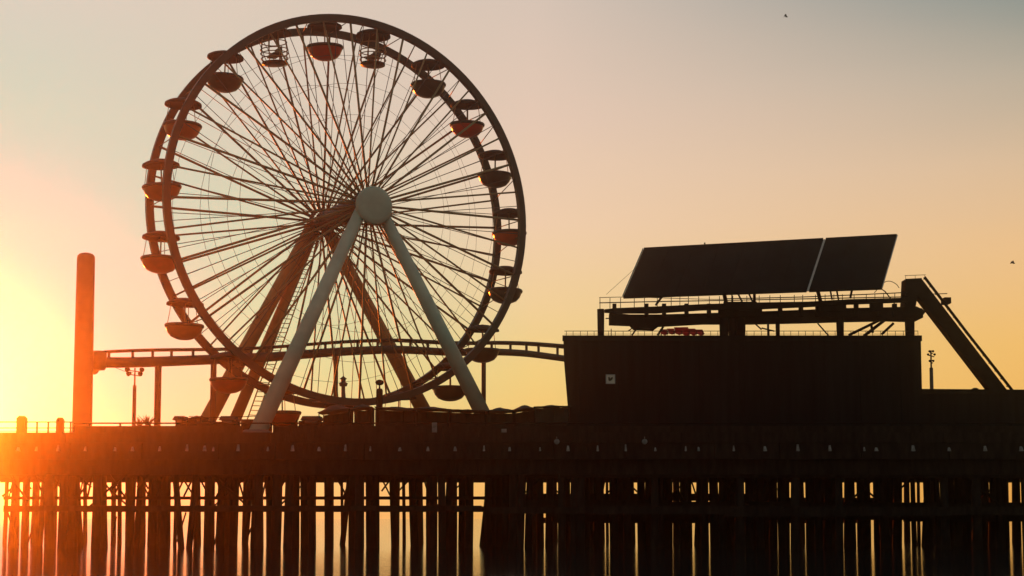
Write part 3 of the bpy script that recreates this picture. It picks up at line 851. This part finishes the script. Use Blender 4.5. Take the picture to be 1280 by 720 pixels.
# ------------------------------------------------------------------ stalls and clutter on the deck
GRP = 'dark canvas stalls along the pier deck'
def stall(x0, x1, y0, yp, y1, Y, label, m, d=2.6, sag=.1):
    a, b = at(x0, y0, Y), at(x1, y1, Y)
    cx = (a.x + b.x) / 2
    t = thing('canvas_stall', (cx, Y + d / 2, DZ), label, 'stall', GRP)
    zp = zat(yp, Y + d / 2)
    rb = MB(); N = 8; rows = []
    for j in range(5):
        fy = j / 4
        row = []
        for i in range(N + 1):
            fx = i / N
            z = a.z + (b.z - a.z) * fx
            rid = (1 - abs(2 * fy - 1)) * (1 - abs(2 * fx - 1) ** 2.5)
            z += (zp - z) * rid - sag * math.sin(math.pi * fx * 2) ** 2 * (1 - abs(2 * fy - 1)) * .6
            row.append(rb.bm.verts.new((a.x + (b.x - a.x) * fx, Y + d * fy, z + rnd.uniform(-.02, .02))))
        rows.append(row)
    low_ = [[rb.bm.verts.new(v.co - V((0, 0, .05))) for v in r_] for r_ in rows]
    for G_ in (rows, low_):
        for j in range(4):
            for i in range(N):
                f = rb.bm.faces.new((G_[j][i], G_[j][i + 1], G_[j + 1][i + 1], G_[j + 1][i])); f.smooth = True
    ring = lambda g: g[0] + [g[j][N] for j in range(1, 5)] + g[4][:N][::-1] + [g[j][0] for j in (3, 2, 1)]
    ru, rl = ring(rows), ring(low_)
    for i in range(len(ru)):
        j = (i + 1) % len(ru)
        rb.bm.faces.new((ru[i], ru[j], rl[j], rl[i]))
    rb.build('roof_canvas', m, t)
    for xx, zz in ((a.x + .08, a.z), (b.x - .08, b.z)):
        for yy in (Y + .08, Y + d - .08):
            MB().tube((xx, yy, DZ + .003), (xx, yy, zz - .04), .035, 6).build('leg', M_STEEL, t)
    MB().box((a.x + .15, Y + .3, DZ + .003), (b.x - .15, Y + .9, DZ + .95)).build('counter', M_TIMBER, t)
    wb_ = MB(); wl_ = []
    nn = max(6, int((b.x - a.x) * 3))
    for i in range(nn + 1):
        fx = i / nn
        xx = a.x + .1 + (b.x - a.x - .2) * fx
        yy = Y + d - .16 + .05 * math.sin(i * 1.9)
        z = a.z + (b.z - a.z) * fx - .06
        wl_.append([wb_.bm.verts.new((xx, yy, DZ + .02)), wb_.bm.verts.new((xx, yy, z)), wb_.bm.verts.new((xx, yy + .03, z)), wb_.bm.verts.new((xx, yy + .03, DZ + .02))])
    for p_, q_ in zip(wl_, wl_[1:]):
        for k in range(4):
            wb_.bm.faces.new((p_[k], p_[(k + 1) % 4], q_[(k + 1) % 4], q_[k]))
    wb_.bm.faces.new(wl_[0]); wb_.bm.faces.new(wl_[-1][::-1])
    wb_.build('back_curtain', m, t)
    return t
stall(230, 252, 523, 519.5, 520, 100.5, 'low stall with a thin slanting roof left of the far legs of the wheel', M_TENT)
stall(397, 438, 515, 506, 510, 101.2, 'stall under the bottom of the wheel, left of the lantern post', M_TENT)
stall(437, 465, 510, 505, 508, 102.0, 'stall straight under the bottom of the wheel, by the globe lamp', M_TENT2)
stall(468, 520, 508, 508, 512, 101.0, 'stall right of the globe lamp with the flattest roof', M_TENT)
stall(503, 564, 510, 508, 511, 103.2, 'long stall left of the near right leg, below a hanging dark gondola', M_TENT2)
stall(560, 609, 511.5, 511.5, 513, 101.6, 'stall round the foot of the near right leg of the wheel', M_TENT)
stall(605, 645, 513, 509.5, 512.5, 102.4, 'stall with a small peaked roof just right of the near right leg', M_TENT2)
stall(640, 672, 512.5, 506.5, 508.5, 103.0, 'stall with the highest peak, halfway between the leg and the hall', M_TENT)
stall(667, 713, 508, 506, 507, 101.7, 'stall against the left wall of the dark hall', M_TENT2, d=1.2)
def kiosk(x0, x1, ytop, Y, label):
    a, b = at(x0, ytop + 5, Y), at(x1, ytop + 5, Y)
    t = thing('kiosk', ((a.x + b.x) / 2, Y + .6, DZ), label, 'kiosk', 'small wooden kiosks on the deck')
    MB().box((a.x + .06, Y, DZ + .003), (b.x - .06, Y + 1.2, a.z)).build('body', M_TIMBER, t)
    zt_ = zat(ytop, Y)
    MB().hexa([(a.x - .12, Y - .15, a.z + .002), (b.x + .12, Y - .15, a.z + .002), (b.x + .12, Y + 1.35, a.z + .002), (a.x - .12, Y + 1.35, a.z + .002)],
              [(a.x, Y, zt_), (b.x, Y, zt_), (b.x, Y + 1.2, zt_), (a.x, Y + 1.2, zt_)]).build('roof', M_TENT, t)
    MB().box((a.x + .14, Y - .03, DZ + 1.0), (b.x - .14, Y - .003, a.z - .15)).build('shutter', M_TRACK, t)
kiosk(218, 230, 520, 99.6, 'narrow kiosk just right of the first track post')
kiosk(276, 293, 520, 99.4, 'wider kiosk between the far left legs and the near left leg foot')
kiosk(378, 400, 520, 100.2, 'squat kiosk right of the near left leg, where sky shows over its roof')
hd = thing('hoarding', at(300, 545, 105.2), 'low dark board hoarding across the deck behind the kiosks and wheel feet', 'hoarding')
hd.location.z = DZ
for i, (q0, q1, yt) in enumerate(((206, 232, 533.5), (233, 262, 528), (263, 300, 527), (301, 340, 524), (341, 372, 521), (373, 402, 526))):
    a, b = at(q0, 545, 105.2 + .02 * (i % 2)), at(q1, 545, 105.2)
    MB().box((a.x, a.y, DZ + .003), (b.x, a.y + .05, zat(yt, 105.2))).build('board', M_TIMBER, hd)
for q, yt, hw, lb in ((543, 528, .15, 'tall narrow pale notice board on the pier edge, left of the near right leg'), (630, 536, .16, 'short pale notice board on the pier edge, right of the near right leg')):
    a = at(q, 548, YP - .05)
    nb = thing('notice_board', (a.x, YP - .05, DZ), lb, 'notice board')
    MB().box((a.x - hw, YP - .06, DZ + .003), (a.x + hw, YP - .004, zat(yt, YP - .05))).build('board', M_BRACKET, nb)
    MB().box((a.x - hw - .03, YP - .065, zat(yt, YP - .05) + .002), (a.x + hw + .03, YP - .003, zat(yt, YP - .05) + .05)).build('cap', M_STEEL, nb)
for q, lb in ((696, 'small pale round plate on the pier edge under the left corner of the dark hall'), (806, 'small pale round plate on the pier edge under the middle of the dark hall')):
    c_ = at(q, 552, Y0 - .2)
    lr = MB().lathe([(0, .03), (.13, .02), (.17, 0), (.17, -.05), (0, -.05)], c_ + V((0, .1, 0)), 16, (0, -1, 0))
    lr.box((c_.x - .02, Y0 - .12, c_.z), (c_.x + .02, Y0 - .036, c_.z + .3))
    tag(lr.build('round_plate', M_BRACKET), lb, 'plate')
def bin_(px, Y, ytop, label):
    b = at(px, 545, Y); b.z = DZ; h = zat(ytop, Y) - DZ
    t = thing('litter_bin', b, label, 'litter bin')
    MB().lathe([(0, .004), (.30, .004), (.34, h * .75), (0, h * .75)], b, 16).build('drum', M_STEEL, t)
    MB().lathe([(.36, h * .76), (.36, h * .82), (.25, h * .95), (.08, h), (0, h)], b, 16).build('lid', M_STEEL, t)
bin_(240, 98.4, 524, 'lone litter bin under the thin slanting stall roof')
bin_(258, 98.0, 526, 'litter bin at the foot of the far left wheel leg')
sl_ = MB().sweep(spline([at(236, 520.5, 99.5), at(262, 522, 99.5), at(300, 521, 99.5), at(332, 519.5, 99.5)], 4), .025, 5)
tag(sl_.build('string_line', M_STEEL), 'thin line strung along the deck between the slanting stall roof and the near left leg', 'line')
def spiky(px, Y, ytop, label):
    b = at(px, 545, Y); b.z = DZ
    t = thing('potted_plant', b, label, 'plant', 'spiky potted plants by the first track post')
    MB().lathe([(0, .003), (.24, .003), (.32, .5), (.35, .5), (.35, .58), (.28, .58), (.26, .5), (0, .5)], b, 14).build('pot', M_POT, t)
    lf = MB(); zt_ = zat(ytop, Y) - DZ
    for k in range(26):
        an = k * 2.4; sp = rnd.uniform(.1, .62); hh = zt_ * rnd.uniform(.68, 1.0)
        d = V((math.cos(an), math.sin(an), 0)); s_ = V((-d.y, d.x, 0))
        p0, p1, p2 = b + Z * .5, b + d * sp * .5 + Z * (.5 + (hh - .5) * .6), b + d * sp + Z * hh
        lf.sweep([p0, p1, p2], .06, 4, .008)
    lf.build('leaves', M_LEAF, t)
spiky(174, 99.2, 521, 'left spiky potted plant beside the floodlight mast')
spiky(184, 99.0, 518, 'right spiky potted plant against the first track post')

# ------------------------------------------------------------------ two gulls
def gull(px, py, Y, span, label, tilt):
    c = at(px, py, Y)
    b_ = MB()
    b_.lathe([(0, -.16), (.04, -.1), (.06, 0), (.05, .08), (.02, .14), (0, .17)], c, 8, (1, .3, .05))
    for s in (-1, 1):
        b_.prism([c + V((.06, 0, .02)), c + V((-.08, 0, .02)), c + V((-.16, s * span * .5, .12 + tilt)), c + V((-.22, s * span, .0)), c + V((-.05, s * span * .6, .14 + tilt))], (0, 0, .015))
    tag(b_.build('gull', M_BIRD), label, 'bird', 'gulls in the sky')
gull(1267, 329, 140, .3, 'tiny gull in the sky right of the lift hill', .05)
gull(983, 21, 150, .28, 'tiny gull near the top of the sky', .08)

# ------------------------------------------------------------------ render settings
scene.render.engine = 'CYCLES'
scene.cycles.use_denoising = True
scene.cycles.max_bounces = 6
scene.cycles.volume_bounces = 0
scene.cycles.sample_clamp_indirect = 4
scene.cycles.use_adaptive_sampling = True
scene.view_settings.view_transform = 'Standard'
scene.view_settings.look = 'None'
scene.view_settings.exposure = EXPOSURE
scene.view_settings.gamma = 1
